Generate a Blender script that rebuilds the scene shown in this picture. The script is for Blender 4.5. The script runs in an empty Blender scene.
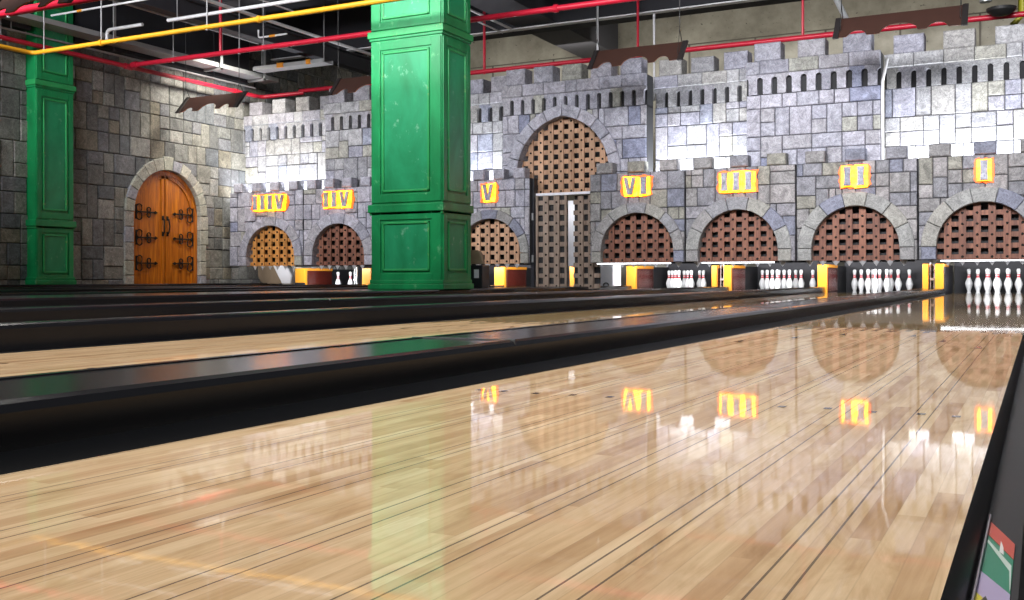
import bpy, bmesh, math, random
from mathutils import Vector, Matrix
random.seed(7)
sc = bpy.context.scene
COL = sc.collection
pi = math.pi
# World frame: X right across the lanes, Y down the lanes, Z up; the lane surface is z = 0.
# "o" below is the distance to the LEFT of the camera (X = -o).

# ------------------------------------------------------------------ camera
TH = math.atan(529/1028)
cam = bpy.data.objects.new('camera', bpy.data.cameras.new('camera')); COL.objects.link(cam)
cam.location = (0, 0, 0.24)
cam.rotation_euler = (pi/2, 0, TH)
cam.rotation_euler = (Matrix.Rotation(TH, 3, 'Z') @ Matrix.Rotation(pi/2, 3, 'X') @ Matrix.Rotation(math.radians(-0.11), 3, 'Z')).to_euler()
cam.data.sensor_width = 36; cam.data.lens = 36*1028/1024
cam.data.shift_y = -22/1024
cam.data.clip_start = 0.02; cam.data.clip_end = 200
sc.camera = cam

# ------------------------------------------------------------------ materials
MATS = {}
class N:
    def __init__(s, name):
        s.m = bpy.data.materials.new(name); s.m.use_nodes = True
        s.t = s.m.node_tree; s.b = s.t.nodes['Principled BSDF']; s.c = None
    def n(s, typ, **kw):
        nd = s.t.nodes.new('ShaderNode'+typ)
        for k, v in kw.items():
            if k in nd.inputs.keys(): nd.inputs[k].default_value = v
            else: setattr(nd, k, v)
        return nd
    def l(s, a, b): s.t.links.new(a, b); return s
    def coord(s, scale=(1,1,1), which='Object', loc=(0,0,0)):
        tc = s.n('TexCoord'); mp = s.n('Mapping'); mp.inputs['Scale'].default_value = scale; mp.inputs['Location'].default_value = loc
        s.l(tc.outputs[which], mp.inputs['Vector']); return mp.outputs['Vector']
    def noise(s, vec, scale, detail=4, rough=.5, dist=0):
        nd = s.n('TexNoise'); nd.inputs['Scale'].default_value = scale; nd.inputs['Detail'].default_value = detail
        nd.inputs['Roughness'].default_value = rough; nd.inputs['Distortion'].default_value = dist
        s.l(vec, nd.inputs['Vector']); return nd.outputs['Fac']
    def math(s, op, a, b=None, c=None):
        nd = s.n('Math', operation=op)
        for i, v in enumerate((a, b, c)):
            if v is None: continue
            if isinstance(v, (int, float)): nd.inputs[i].default_value = v
            else: s.l(v, nd.inputs[i])
        return nd.outputs[0]
    def ramp(s, fac, stops, interp='LINEAR'):
        r = s.n('ValToRGB'); cr = r.color_ramp; cr.interpolation = interp
        while len(cr.elements) < len(stops): cr.elements.new(.5)
        for e, (p, c) in zip(cr.elements, stops): e.position = p; e.color = (*c, 1)
        s.l(fac, r.inputs['Fac']); return r.outputs['Color']
    def mix(s, fac, a, b, blend='MIX'):
        m = s.n('Mix', data_type='RGBA', blend_type=blend)
        for sock, v in ((m.inputs[0], fac), (m.inputs[6], a), (m.inputs[7], b)):
            if isinstance(v, (int, float)): sock.default_value = v
            elif isinstance(v, tuple): sock.default_value = (*v, 1)
            else: s.l(v, sock)
        return m.outputs[2]
    def bump(s, h, strength=.3, dist=.01):
        b = s.n('Bump'); b.inputs['Strength'].default_value = strength; b.inputs['Distance'].default_value = dist
        s.l(h, b.inputs['Height']); s.l(b.outputs['Normal'], s.b.inputs['Normal']); return s
    def set(s, col=None, rough=None, metal=None, coat=None, spec=None):
        for k, v in (('Base Color', col), ('Roughness', rough), ('Metallic', metal), ('Coat Weight', coat), ('Specular IOR Level', spec)):
            if v is None: continue
            if isinstance(v, tuple): s.b.inputs[k].default_value = (*v, 1)
            elif isinstance(v, (int, float)): s.b.inputs[k].default_value = v
            else: s.l(v, s.b.inputs[k])
        return s

def plain(name, col, rough=.5, metal=0, var=.15, scale=9, bump=.1, coat=None, spec=None):
    k = N(name); v = k.coord()
    f = k.noise(v, scale, 5, .6)
    c = k.mix(f, tuple(x*(1-var) for x in col), tuple(min(1, x*(1+var)) for x in col))
    k.set(c, rough, metal, coat, spec)
    if bump: k.bump(k.noise(v, scale*5, 3), bump, .003)
    return k.m

def stone(name, stops, vein=.48, bumpy=.5, vs=3.0):
    k = N(name); geo = k.n('NewGeometry'); oi = k.n('ObjectInfo')
    r = k.math('FRACT', k.math('ADD', geo.outputs['Random Per Island'], k.math('MULTIPLY', oi.outputs['Random'], 7.31)))
    base = k.ramp(r, stops, 'CONSTANT')
    tc = k.n('TexCoord')
    off = k.n('CombineXYZ'); k.l(k.math('MULTIPLY', r, 37.0), off.inputs[0]); k.l(k.math('MULTIPLY', r, 91.0), off.inputs[2])
    add = k.n('VectorMath', operation='ADD'); k.l(tc.outputs['Object'], add.inputs[0]); k.l(off.outputs[0], add.inputs[1])
    v = add.outputs[0]
    n1 = k.noise(v, vs*1.6, 6, .62, 1.6)
    c = k.mix(k.ramp(n1, [(.3, (0,0,0)), (.7, (1,1,1))]), k.mix(1.0, base, (1-vein,)*3, 'MULTIPLY'), k.mix(1.0, base, (1+vein*.35,)*3, 'MULTIPLY'))
    n2 = k.noise(v, vs*3, 3, .5, 3.5)
    ve = k.ramp(n2, [(.42, (1,1,1)), (.48, (.40,.40,.44)), (.54, (1.2,1.2,1.2))])
    c = k.mix(.6, c, k.mix(1.0, c, ve, 'MULTIPLY'))
    k.set(c, .62, 0, None, .35)
    k.bump(k.math('ADD', k.noise(v, vs*4, 6, .65, 1.0), k.math('MULTIPLY', n2, .6)), bumpy*1.4, .014)
    return k.m

G = lambda a, b, c: (a, b, c)
M = {}
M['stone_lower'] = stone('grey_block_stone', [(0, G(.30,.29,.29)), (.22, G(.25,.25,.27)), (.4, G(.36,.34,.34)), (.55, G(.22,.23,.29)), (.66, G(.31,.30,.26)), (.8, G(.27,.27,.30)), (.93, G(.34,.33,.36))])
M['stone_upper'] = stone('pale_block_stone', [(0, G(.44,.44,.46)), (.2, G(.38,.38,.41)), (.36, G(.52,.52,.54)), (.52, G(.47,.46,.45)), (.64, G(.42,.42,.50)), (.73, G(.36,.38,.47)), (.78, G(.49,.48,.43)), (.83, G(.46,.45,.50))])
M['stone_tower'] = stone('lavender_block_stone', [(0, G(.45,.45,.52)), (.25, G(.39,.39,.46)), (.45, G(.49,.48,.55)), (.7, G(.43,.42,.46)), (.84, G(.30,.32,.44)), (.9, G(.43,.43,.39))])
M['stone_left'] = stone('rough_wall_stone', [(0, G(.27,.27,.25)), (.2, G(.20,.20,.19)), (.38, G(.33,.32,.28)), (.52, G(.24,.24,.25)), (.66, G(.30,.27,.21)), (.76, G(.38,.37,.34)), (.9, G(.18,.19,.20))], .45, .7)
M['stone_arch'] = stone('dressed_arch_stone', [(0, G(.34,.34,.33)), (.3, G(.29,.29,.31)), (.5, G(.24,.25,.32)), (.62, G(.36,.35,.32)), (.8, G(.31,.30,.30))], .3, .35)
M['stone_door'] = stone('pale_arch_stone', [(0, G(.50,.50,.42)), (.3, G(.46,.44,.40)), (.5, G(.42,.42,.46)), (.7, G(.56,.54,.46))], .35, .5)
M['mortar'] = plain('dark_mortar', (.035,.035,.038), .9)
M['black'] = plain('black_paint', (.012,.012,.014), .6, bump=0)
M['cap'] = plain('black_gloss_plastic', (.010,.010,.013), .2, var=.3, scale=3, bump=.05, spec=.5)
M['gutter'] = plain('black_gutter_plastic', (.004,.004,.006), .45, var=.3, scale=4, bump=.05)
M['darkgrey'] = plain('dark_grey_panel', (.016,.016,.022), .35)
M['curtain'] = plain('dark_violet_curtain', (.010,.009,.014), .6)
M['ceil'] = plain('dark_ceiling_paint', (.022,.022,.028), .8, var=.3, scale=2)
M['beam'] = plain('dark_beam_paint', (.045,.045,.055), .7, var=.3, scale=2)
M['galv'] = plain('galvanised_steel', (.50,.51,.52), .45, .6)
M['conduit'] = plain('white_conduit', (.72,.72,.74), .4)
M['hanger'] = plain('thin_steel_rod', (.35,.35,.36), .5, .5)
M['wire'] = plain('black_wire', (.02,.02,.02), .5)
M['redpipe'] = plain('red_pipe_paint', (.50,.012,.035), .35)
M['yellowpipe'] = plain('yellow_pipe_paint', (.62,.29,.015), .35)
M['olivepipe'] = plain('olive_yellow_paint', (.42,.40,.03), .5)
M['orange'] = plain('orange_paint', (.80,.30,.02), .45, var=.12)
M['orangewood'] = plain('amber_laminate', (.62,.24,.015), .4, var=.15, scale=5)
M['maroon'] = plain('maroon_panel', (.065,.010,.006), .25, var=.35, scale=5)
M['ivory'] = plain('white_pin_plastic', (.86,.86,.87), .22, var=.03, bump=0)
M['pinred'] = plain('red_pin_stripe', (.75,.02,.04), .3, bump=0)
M['white'] = plain('white_panel', (.80,.80,.86), .5, var=.04)
M['tan'] = plain('tan_board', (.34,.25,.17), .6)
M['iron'] = plain('black_iron', (.02,.018,.016), .7, 0, bump=0, spec=.2)
M['spear'] = plain('grey_spear_metal', (.55,.55,.58), .4, .3)
M['brownboard'] = plain('dark_brown_board', (.040,.017,.012), .5, var=.25, scale=6)
M['brownedge'] = plain('rust_edge', (.30,.10,.03), .6)
M['rack'] = plain('dark_end_board', (.016,.013,.013), .5)

def wood(name, c1, c2, c3, axis=2, rough=.5, sc_=6, stretch=12):
    k = N(name); s = [sc_*1.0]*3; s[axis] = sc_/stretch
    oi = k.n('ObjectInfo'); geo = k.n('NewGeometry')
    tc = k.n('TexCoord'); off = k.n('CombineXYZ')
    r = k.math('FRACT', k.math('ADD', geo.outputs['Random Per Island'], k.math('MULTIPLY', oi.outputs['Random'], 5.7)))
    for i in range(3): k.l(k.math('MULTIPLY', r, 13.0+i*7), off.inputs[i])
    add = k.n('VectorMath', operation='ADD'); k.l(tc.outputs['Object'], add.inputs[0]); k.l(off.outputs[0], add.inputs[1])
    mp = k.n('Mapping'); mp.inputs['Scale'].default_value = s; k.l(add.outputs[0], mp.inputs['Vector'])
    f = k.noise(mp.outputs[0], 3, 6, .6, 1.2)
    c = k.ramp(f, [(.28, c1), (.5, c2), (.72, c3)])
    c = k.mix(1.0, c, k.ramp(r, [(0, (.82,.82,.82)), (1, (1.12,1.12,1.12))]), 'MULTIPLY')
    k.set(c, rough, 0); k.bump(f, .25, .004)
    return k.m
M['grille'] = wood('reddish_brown_timber', (.09,.035,.024), (.20,.080,.05), (.31,.135,.08), 2, .6)
M['grille_orange'] = wood('amber_lit_timber', (.40,.15,.035), (.62,.28,.07), (.72,.36,.10), 2, .6)  # amber light on the corner grille is put into this timber's colour
M['grille_tan'] = wood('tan_brown_timber', (.34,.18,.10), (.52,.31,.19), (.60,.38,.25), 2, .6)
M['grille_dark'] = wood('grey_brown_timber', (.17,.12,.09), (.27,.20,.155), (.33,.25,.20), 2, .6)
M['door'] = wood('varnished_orange_timber', (.24,.055,.004), (.50,.14,.008), (.72,.25,.015), 2, .3, 7, 16)

def green(name, base, dark, wear):
    k = N(name); v = k.coord((1,1,.45))
    f = k.noise(v, 2.2, 7, .6, .6)
    c = k.ramp(f, [(.3, dark), (.62, base), (.8, tuple(min(1, x*1.25) for x in base))])
    sp = k.noise(k.coord((1,1,.8)), 7, 8, .72)
    c = k.mix(k.ramp(sp, [(.60, (0,0,0)), (.70, (.75,.75,.75))]), c, wear)
    k.set(c, .38, 0); k.bump(k.noise(v, 30, 4), .15, .003); return k.m
M['green'] = green('distressed_green_paint', (.008,.33,.10), (.003,.17,.048), (.16,.52,.24))
M['greenworn'] = green('worn_green_edge', (.03,.40,.12), (.015,.28,.07), (.40,.46,.14))
M['greenpanel'] = green('faded_green_panel', (.02,.36,.15), (.005,.20,.065), (.26,.58,.38))

def concrete():
    k = N('raw_concrete'); v = k.coord()
    f = k.noise(v, 1.4, 8, .65)
    c = k.ramp(f, [(.3, (.17,.16,.13)), (.55, (.30,.285,.24)), (.75, (.40,.385,.33))])
    p = k.noise(v, 14, 3)
    c = k.mix(k.ramp(p, [(.66, (0,0,0)), (.72, (1,1,1))]), c, (.09,.085,.075))
    k.set(c, .85); k.bump(f, .3, .02); return k.m
M['concrete'] = concrete()

def lane_mat():
    k = N('lacquered_maple_boards')
    tc = k.n('TexCoord'); sp = k.n('SeparateXYZ'); k.l(tc.outputs['Object'], sp.inputs[0])
    x, y = sp.outputs[0], sp.outputs[1]
    bw = 0.02735
    bi = k.math('FLOOR', k.math('DIVIDE', x, bw))
    wn = k.n('TexWhiteNoise', noise_dimensions='1D'); k.l(bi, wn.inputs['W'])
    yy = k.math('ADD', k.math('DIVIDE', y, 1.15), k.math('MULTIPLY', wn.outputs['Value'], 9.0))
    seg = k.math('FLOOR', yy)
    cb = k.n('CombineXYZ'); k.l(bi, cb.inputs[0]); k.l(seg, cb.inputs[1])
    w2 = k.n('TexWhiteNoise', noise_dimensions='2D'); k.l(cb.outputs[0], w2.inputs['Vector'])
    tone = k.ramp(w2.outputs['Value'], [(0, (.60,.38,.20)), (.2, (.70,.475,.27)), (.5, (.78,.565,.34)), (.85, (.84,.64,.41)), (1, (.72,.485,.265))])
    off = k.n('CombineXYZ'); k.l(k.math('MULTIPLY', w2.outputs['Value'], 40.0), off.inputs[0])
    add = k.n('VectorMath', operation='ADD'); k.l(tc.outputs['Object'], add.inputs[0]); k.l(off.outputs[0], add.inputs[1])
    mp = k.n('Mapping'); mp.inputs['Scale'].default_value = (60, 3.0, 1); k.l(add.outputs[0], mp.inputs[0])
    g = k.noise(mp.outputs[0], 1.2, 6, .65, .8)
    mp2 = k.n('Mapping'); mp2.inputs['Scale'].default_value = (9, 2.2, 1); k.l(add.outputs[0], mp2.inputs[0])
    g2 = k.noise(mp2.outputs[0], 1.6, 5, .6, 1.0)
    c = k.mix(1.0, tone, k.ramp(g, [(.3, (.80,.74,.66)), (.65, (1.04,1.04,1.04))]), 'MULTIPLY')
    c = k.mix(1.0, c, k.ramp(g2, [(.30, (.74,.64,.52)), (.50, (.97,.95,.92)), (.75, (1.06,1.06,1.08))]), 'MULTIPLY')
    # the maple heads are spliced to darker pine boards about fifteen feet down the lane
    fing = k.math('ADD', y, k.math('MULTIPLY', k.math('SUBTRACT', wn.outputs['Value'], .5), .35))
    c = k.mix(k.math('GREATER_THAN', fing, 4.9), c, k.mix(1.0, c, (.36,.36,.27), 'MULTIPLY'))
    # a thin dark joint beside every fifth board, a hairline beside the others
    fr = k.math('FRACT', k.math('DIVIDE', x, bw))
    ed = k.math('MINIMUM', fr, k.math('SUBTRACT', 1.0, fr))
    hair = k.math('LESS_THAN', ed, .025)
    five = k.math('FRACT', k.math('DIVIDE', k.math('ADD', x, bw*.5), bw*5))     # strip spanning +-half a board about each fifth
    d5 = k.math('ABSOLUTE', k.math('SUBTRACT', k.math('ABSOLUTE', k.math('SUBTRACT', five, .5)), .1))
    dark = k.math('LESS_THAN', d5, .0085)
    c = k.mix(k.math('MULTIPLY', hair, .22), c, (.30,.18,.09))
    c = k.mix(k.math('MULTIPLY', dark, .85), c, (.07,.04,.025))
    k.set(c, .55, 0, .75, .2)
    k.b.inputs['Coat Roughness'].default_value = .032
    k.b.inputs['Coat IOR'].default_value = 1.42
    wv = k.noise(k.coord((1.0,.35,1)), 7, 3, .5)
    bp = k.n('Bump'); bp.inputs['Strength'].default_value = .03; bp.inputs['Distance'].default_value = .01
    k.l(wv, bp.inputs['Height']); k.l(bp.outputs['Normal'], k.b.inputs['Coat Normal'])
    return k.m
M['lane'] = lane_mat()
M['mark'] = plain('dark_inlay', (.10,.055,.035), .25, bump=0, coat=1.0)
M['deck'] = plain('grey_pin_deck', (.10,.10,.105), .12, var=.2, bump=0, coat=1.0)

def emit(name, col, s):
    k = N(name); k.set(col, .5)
    k.b.inputs['Emission Color'].default_value = (*col, 1); k.b.inputs['Emission Strength'].default_value = s
    return k.m
k = N('amber_led_backlight'); fe = k.noise(k.coord(), 14, 3, .6)
ce = k.ramp(fe, [(.36, (1.0,.13,.0)), (.47, (1.0,.30,.005)), (.60, (1.0,.50,.02))])
k.l(ce, k.b.inputs['Emission Color']); k.b.inputs['Emission Strength'].default_value = 6.5; k.set((.8,.3,.02), .5); M['glow'] = k.m
M['glow_edge'] = emit('orange_halo_glow', (1.0, .17, .02), .55)
M['led'] = emit('white_led_strip', (.93, .96, 1.0), 4)

# ------------------------------------------------------------------ mesh builder
class MB:
    def __init__(s, T=None): s.v = []; s.f = []; s.m = []; s.T = T or (lambda a, b, c: (a, b, c))
    def add(s, vs, fs, mi=0):
        n = len(s.v); s.v += [s.T(*p) for p in vs]
        for f in fs: s.f.append([i+n for i in f]); s.m.append(mi)
        return s
    def box(s, a, b, mi=0):
        (x0,y0,z0),(x1,y1,z1) = a, b
        return s.add([(x0,y0,z0),(x1,y0,z0),(x1,y1,z0),(x0,y1,z0),(x0,y0,z1),(x1,y0,z1),(x1,y1,z1),(x0,y1,z1)],
                     [(0,3,2,1),(4,5,6,7),(0,1,5,4),(1,2,6,5),(2,3,7,6),(3,0,4,7)], mi)
    def block(s, u0, u1, v0, v1, w0, w1, g=.006, bv=.012, mi=0):
        # stone block in a wall frame (u along, v up, w outward), chamfered front
        u0 += g; u1 -= g; v0 += g; v1 -= g; b = min(bv, (u1-u0)*.3, (v1-v0)*.3)
        j = lambda: random.uniform(-.003, .003)
        vs = [(u0,v0,w0),(u1,v0,w0),(u1,v1,w0),(u0,v1,w0),(u0,v0,w1-b),(u1,v0,w1-b),(u1,v1,w1-b),(u0,v1,w1-b),
              (u0+b+j(),v0+b+j(),w1),(u1-b+j(),v0+b+j(),w1),(u1-b+j(),v1-b+j(),w1),(u0+b+j(),v1-b+j(),w1)]
        return s.add(vs, [(0,3,2,1),(0,1,5,4),(1,2,6,5),(2,3,7,6),(3,0,4,7),(4,5,9,8),(5,6,10,9),(6,7,11,10),(7,4,8,11),(8,9,10,11)], mi)
    def prism(s, poly, w0, w1, mi=0, bv=0):
        # polygon in (u, v) extruded along w
        n = len(poly)
        if bv:
            cx = sum(p[0] for p in poly)/n; cy = sum(p[1] for p in poly)/n
            def sh(p):
                d = math.hypot(p[0]-cx, p[1]-cy) or 1
                return (p[0]-(p[0]-cx)/d*bv, p[1]-(p[1]-cy)/d*bv)
            vs = [(*p, w0) for p in poly]+[(*p, w1-bv) for p in poly]+[(*sh(p), w1) for p in poly]
            fs = [tuple(range(n-1,-1,-1)), tuple(range(2*n, 3*n))]
            for k in (0, n): fs += [(k+i, k+(i+1)%n, k+n+(i+1)%n, k+n+i) for i in range(n)]
        else:
            vs = [(*p, w0) for p in poly]+[(*p, w1) for p in poly]
            fs = [tuple(range(n-1,-1,-1)), tuple(range(n, 2*n))]+[(i, (i+1)%n, n+(i+1)%n, n+i) for i in range(n)]
        return s.add(vs, fs, mi)
    def sweep(s, prof, y0, y1, mi=0, closed=True):
        # cross-section (x, z) carried along Y
        n = len(prof); vs = [(p[0], y0, p[1]) for p in prof]+[(p[0], y1, p[1]) for p in prof]
        m = n if closed else n-1
        fs = [(i, (i+1)%n, n+(i+1)%n, n+i) for i in range(m)]
        if closed: fs += [tuple(range(n-1,-1,-1)), tuple(range(n, 2*n))]
        return s.add(vs, fs, mi)
    def tube(s, pts, r, seg=10, mi=0):
        P = [Vector(p) for p in pts]; rings = []
        for i, p in enumerate(P):
            d = (P[min(i+1, len(P)-1)]-P[max(i-1, 0)]).normalized()
            a = d.cross(Vector((0,0,1)))
            if a.length < .05: a = d.cross(Vector((0,1,0)))
            a.normalize(); b = d.cross(a)
            k = 1.0
            if 0 < i < len(P)-1:
                c = (P[i]-P[i-1]).normalized().dot((P[i+1]-P[i]).normalized()); k = 1/max(.5, math.sqrt((1+c)/2))
            rings.append([tuple(p+(a*math.cos(t)+b*math.sin(t))*r*(k if False else 1)) for t in [2*pi*q/seg for q in range(seg)]])
        vs = [v for R in rings for v in R]; fs = []
        for i in range(len(P)-1):
            for q in range(seg):
                fs.append((i*seg+q, i*seg+(q+1)%seg, (i+1)*seg+(q+1)%seg, (i+1)*seg+q))
        fs += [tuple(range(seg-1,-1,-1)), tuple((len(P)-1)*seg+q for q in range(seg))]
        return s.add(vs, fs, mi)
    def lathe(s, prof, c=(0,0,0), seg=20, mi=0, bands=None):
        n = len(prof); vs = []
        for r, z in prof:
            for q in range(seg):
                t = 2*pi*q/seg; vs.append((c[0]+r*math.cos(t), c[1]+r*math.sin(t), c[2]+z))
        base = len(s.v); s.v += [s.T(*p) for p in vs]
        for i in range(n-1):
            zm = (prof[i][1]+prof[i+1][1])/2
            m_ = mi
            if bands:
                for a, b, k in bands:
                    if a <= zm <= b: m_ = k
            for q in range(seg):
                s.f.append([base+i*seg+q, base+i*seg+(q+1)%seg, base+(i+1)*seg+(q+1)%seg, base+(i+1)*seg+q]); s.m.append(m_)
        s.f.append([base+q for q in range(seg-1,-1,-1)]); s.m.append(mi)
        s.f.append([base+(n-1)*seg+q for q in range(seg)]); s.m.append(mi)
        return s
    def build(s, name, mats, parent=None, loc=None, smooth=False, bevel=0):
        me = bpy.data.meshes.new(name)
        vs = s.v
        if parent is not None: off = Vector(WORLD.get(parent.name, parent.location))
        elif loc is not None: off = Vector(loc)
        else:
            off = Vector((0,0,0))
            if name not in KEEP0:
                lo = [min(v[i] for v in vs) for i in range(3)]; hi = [max(v[i] for v in vs) for i in range(3)]
                off = Vector(((lo[0]+hi[0])/2, (lo[1]+hi[1])/2, lo[2]))
        me.from_pydata([tuple(Vector(v)-off) for v in vs], [], s.f)
        for m_ in (mats if isinstance(mats, (list, tuple)) else [mats]): me.materials.append(m_)
        me.polygons.foreach_set('material_index', s.m)
        bm = bmesh.new(); bm.from_mesh(me); bmesh.ops.recalc_face_normals(bm, faces=bm.faces); bm.to_mesh(me); bm.free()
        if smooth:
            me.polygons.foreach_set('use_smooth', [True]*len(me.polygons))
            try: me.set_sharp_from_angle(angle=math.radians(40))
            except Exception: pass
        o = bpy.data.objects.new(name, me); COL.objects.link(o)
        if parent is not None: o.parent = parent
        else: o.location = off
        WORLD[o.name] = tuple(off)
        if bevel:
            md = o.modifiers.new('bevel', 'BEVEL'); md.width = bevel; md.segments = 2; md.limit_method = 'ANGLE'
        return o
WORLD = {}; KEEP0 = set()
def tag(o, label=None, cat=None, group=None, kind=None):
    if label: o['label'] = label
    if cat: o['category'] = cat
    if group: o['group'] = group
    if kind: o['kind'] = kind
    return o
def thing(name, loc, label, cat, group=None):
    o = bpy.data.objects.new(name, None); COL.objects.link(o); o.location = loc; o.empty_display_size = .1
    WORLD[o.name] = tuple(loc); return tag(o, label, cat, group, 'thing')
def struct(mb, name, mats, **k): return tag(mb.build(name, mats, **k), kind='structure')
def copy_tree(o, parent=None):
    c = o.copy(); COL.objects.link(c)
    if parent is not None: c.parent = parent
    for ch in list(o.children): copy_tree(ch, c)
    return c
FAC = lambda S: (lambda u, v, w: (-u, S-w, v))         # wall frame facing the camera at distance S
LEFT = lambda u, v, w: (-14.3+w, u, v)                   # wall frame of the left wall (u = Y)

# ------------------------------------------------------------------ the setting
PIT = 19.7
struct(MB().box((-14.6,-7,-.30),(3,PIT+.6,-.12)), 'floor', M['black'])
approach = MB().box((-14.3,-6,-.12),(3,-.3,-.001)); struct(approach, 'floor_approach', M['lane'], loc=(-.067,0,0))
struct(MB().box((-14.8,-7,5.6),(3,PIT+.9,5.8)), 'ceiling', M['ceil'])
wb = MB(FAC(20.3))
wb.box((-3,-.3,-.3),(14.6,5.6,0))
struct(wb, 'wall_back', M['concrete'])
cj = MB(FAC(20.3))
for u in (-.4,.95,2.3,3.65,5.0,6.35,7.9,9.4,10.9,12.4,13.8): cj.box((u,3,-.001),(u+.035,5.0,.012))
cj.box((-3,4.98,-.001),(14.6,5.0,.02)); cj.box((-3,4.0,-.001),(14.6,4.06,.10))
struct(cj, 'trim_1', plain('concrete_joint', (.11,.10,.085), .9))

def cellgrid(u0, u1, v0, v1, cs, keep):
    nu = max(1, round((u1-u0)/cs)); nv = max(1, round((v1-v0)/cs)); du = (u1-u0)/nu; dv = (v1-v0)/nv
    ok = [[keep(u0+(i+.5)*du, v0+(j+.5)*dv) for j in range(nv)] for i in range(nu)]
    return nu, nv, du, dv, ok
def stonewall(mb, u0, u1, v0, v1, cs, thick, proud, sizes, keep=lambda u, v: True, g=.005):
    """ashlar of mixed blocks over a mortar core, open where keep() says so"""
    nu, nv, du, dv, ok = cellgrid(u0, u1, v0, v1, cs, keep)
    def emit_(i0, i1, j0, j1):
        # lay one stone; where part of it would hang in an opening, cut it back to what is left
        i0, j0, i1, j1 = max(i0,0), max(j0,0), min(i1,nu), min(j1,nv)
        if i1 <= i0 or j1 <= j0: return
        free = {(i, j) for i in range(i0, i1) for j in range(j0, j1) if ok[i][j]}
        while free:
            i, j = min(free, key=lambda p: (p[1], p[0]))
            w = 1
            while (i+w, j) in free: w += 1
            h = 1
            while all((i+q, j+h) in free for q in range(w)): h += 1
            for q in range(w):
                for r_ in range(h): free.discard((i+q, j+r_))
            mb.block(u0+i*du, u0+(i+w)*du, v0+j*dv, v0+(j+h)*dv, -.01, proud+random.uniform(-.008,.010), g, .012, 0)
    def piece(i, i2, j, j2):
        W, H = i2-i, j2-j
        if W*H <= 6 or (W*H <= 12 and random.random() < .45) or (W < 4 and H < 4): return emit_(i, i2, j, j2)
        if (W >= H and W >= 4) or H < 4:
            k_ = i+random.randint(2, W-2); piece(i, k_, j, j2); piece(k_, i2, j, j2)
        else:
            k_ = j+random.randint(2, H-2) if H >= 4 else j+H//2; piece(i, i2, j, k_); piece(i, i2, k_, j2)
    j = -random.randint(0, 2)
    while j < nv:
        bh = random.choice((3,4,5,5))
        if 0 < nv-(j+bh) < 2: bh = nv-j
        i = -random.randint(0, 3)
        while i < nu:
            bw = random.choice((4,5,6,7))
            if 0 < nu-(i+bw) < 2: bw = nu-i
            piece(i, i+bw, j, j+bh); i += bw
        j += bh
    for i in range(nu):
        for j in range(nv):
            if not ok[i][j]: continue
            a, b, c, d = u0+i*du, u0+(i+1)*du, v0+j*dv, v0+(j+1)*dv
            mb.add([(a,c,0),(b,c,0),(b,d,0),(a,d,0)], [(0,1,2,3)], 1)
            mb.add([(a,c,-thick),(b,c,-thick),(b,d,-thick),(a,d,-thick)], [(0,1,2,3)], 1)
            for di, dj, p in ((-1,0,((a,c),(a,d))), (1,0,((b,c),(b,d))), (0,-1,((a,c),(b,c))), (0,1,((a,d),(b,d)))):
                I, J = i+di, j+dj
                if not (0 <= I < nu and 0 <= J < nv) or not ok[I][J]:
                    (p0, q0), (p1, q1) = p
                    mb.add([(p0,q0,0),(p1,q1,0),(p1,q1,-thick),(p0,q0,-thick)], [(0,1,2,3)], 1)
    return mb

# left wall with the arched doorway
DY0, DY1, DSP, DR = 13.1, 14.7, 1.43, .80
DC = (DY0+DY1)/2
def keep_left(u, v):
    if v < DSP: return not (DY0-.06 < u < DY1+.06)
    return math.hypot(u-DC, v-DSP) > DR+.07
wl = MB(LEFT)
stonewall(wl, 6.0, 20.3, -.12, 5.28, .115, .3, .03, [(3,2),(2,2),(4,2),(2,3),(3,3),(2,1),(3,1),(2,2),(1,2),(3,2),(4,3)], keep_left)
struct(wl, 'wall_left', [M['stone_left'], M['mortar']])

# ------------------------------------------------------------------ arched wooden door in the left wall
def arc(cu, cv, r, a0, a1, n): return [(cu+r*math.cos(a0+(a1-a0)*i/n), cv+r*math.sin(a0+(a1-a0)*i/n)) for i in range(n+1)]
sur = MB(LEFT)
n = 13
for i in range(n):
    a0 = pi*i/n; a1 = pi*(i+1)/n; e = .006
    ro = DR+.20+(.05 if i == n//2 else random.uniform(-.02,.02))
    p = arc(DC, DSP, DR, a0+e, a1-e, 2)+arc(DC, DSP, ro, a1-e, a0+e, 2)
    sur.prism(p, -.12, .07, 0, .01)
for side in (-1, 1):
    z = 0.0
    for h in (.30,.26,.32,.28,.27):
        a = DC+side*DR; b = DC+side*(DR+random.choice((.17,.22)))
        sur.block(min(a,b), max(a,b), z, z+h, -.12, .06, .005, .012); z += h
tag(sur.build('door_surround', M['stone_door']), 'pale wedge stone arch framing the orange wooden double door', 'door surround')
dr = thing('arched_double_door', (-14.3, DC, 0), 'orange varnished arched wooden double door with black strap hinges', 'door')
def halfarch(side, r, gap, z0):
    a = arc(DC, DSP, r, pi/2, 0, 12) if side > 0 else arc(DC, DSP, r, pi/2, pi, 12)
    pts = [(DC+side*gap, z0), (DC+side*gap, DSP+math.sqrt(max(0, r*r-gap*gap)))]+[p for p in a if abs(p[0]-DC) > gap+.01]+[(DC+side*r, z0)]
    return pts
fr = MB(LEFT)
for i in range(14):
    a0 = pi*i/14; a1 = pi*(i+1)/14
    fr.prism([*arc(DC, DSP, DR-.005, a0, a1, 1), *arc(DC, DSP, DR-.075, a1, a0, 1)], -.13, -.02)
for s_ in (-1, 1):
    a, b = sorted((DC+s_*(DR-.005), DC+s_*(DR-.075))); fr.box((a,.0,-.13),(b,DSP,-.02))
fr.build('door_frame', M['door'], dr)
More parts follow.
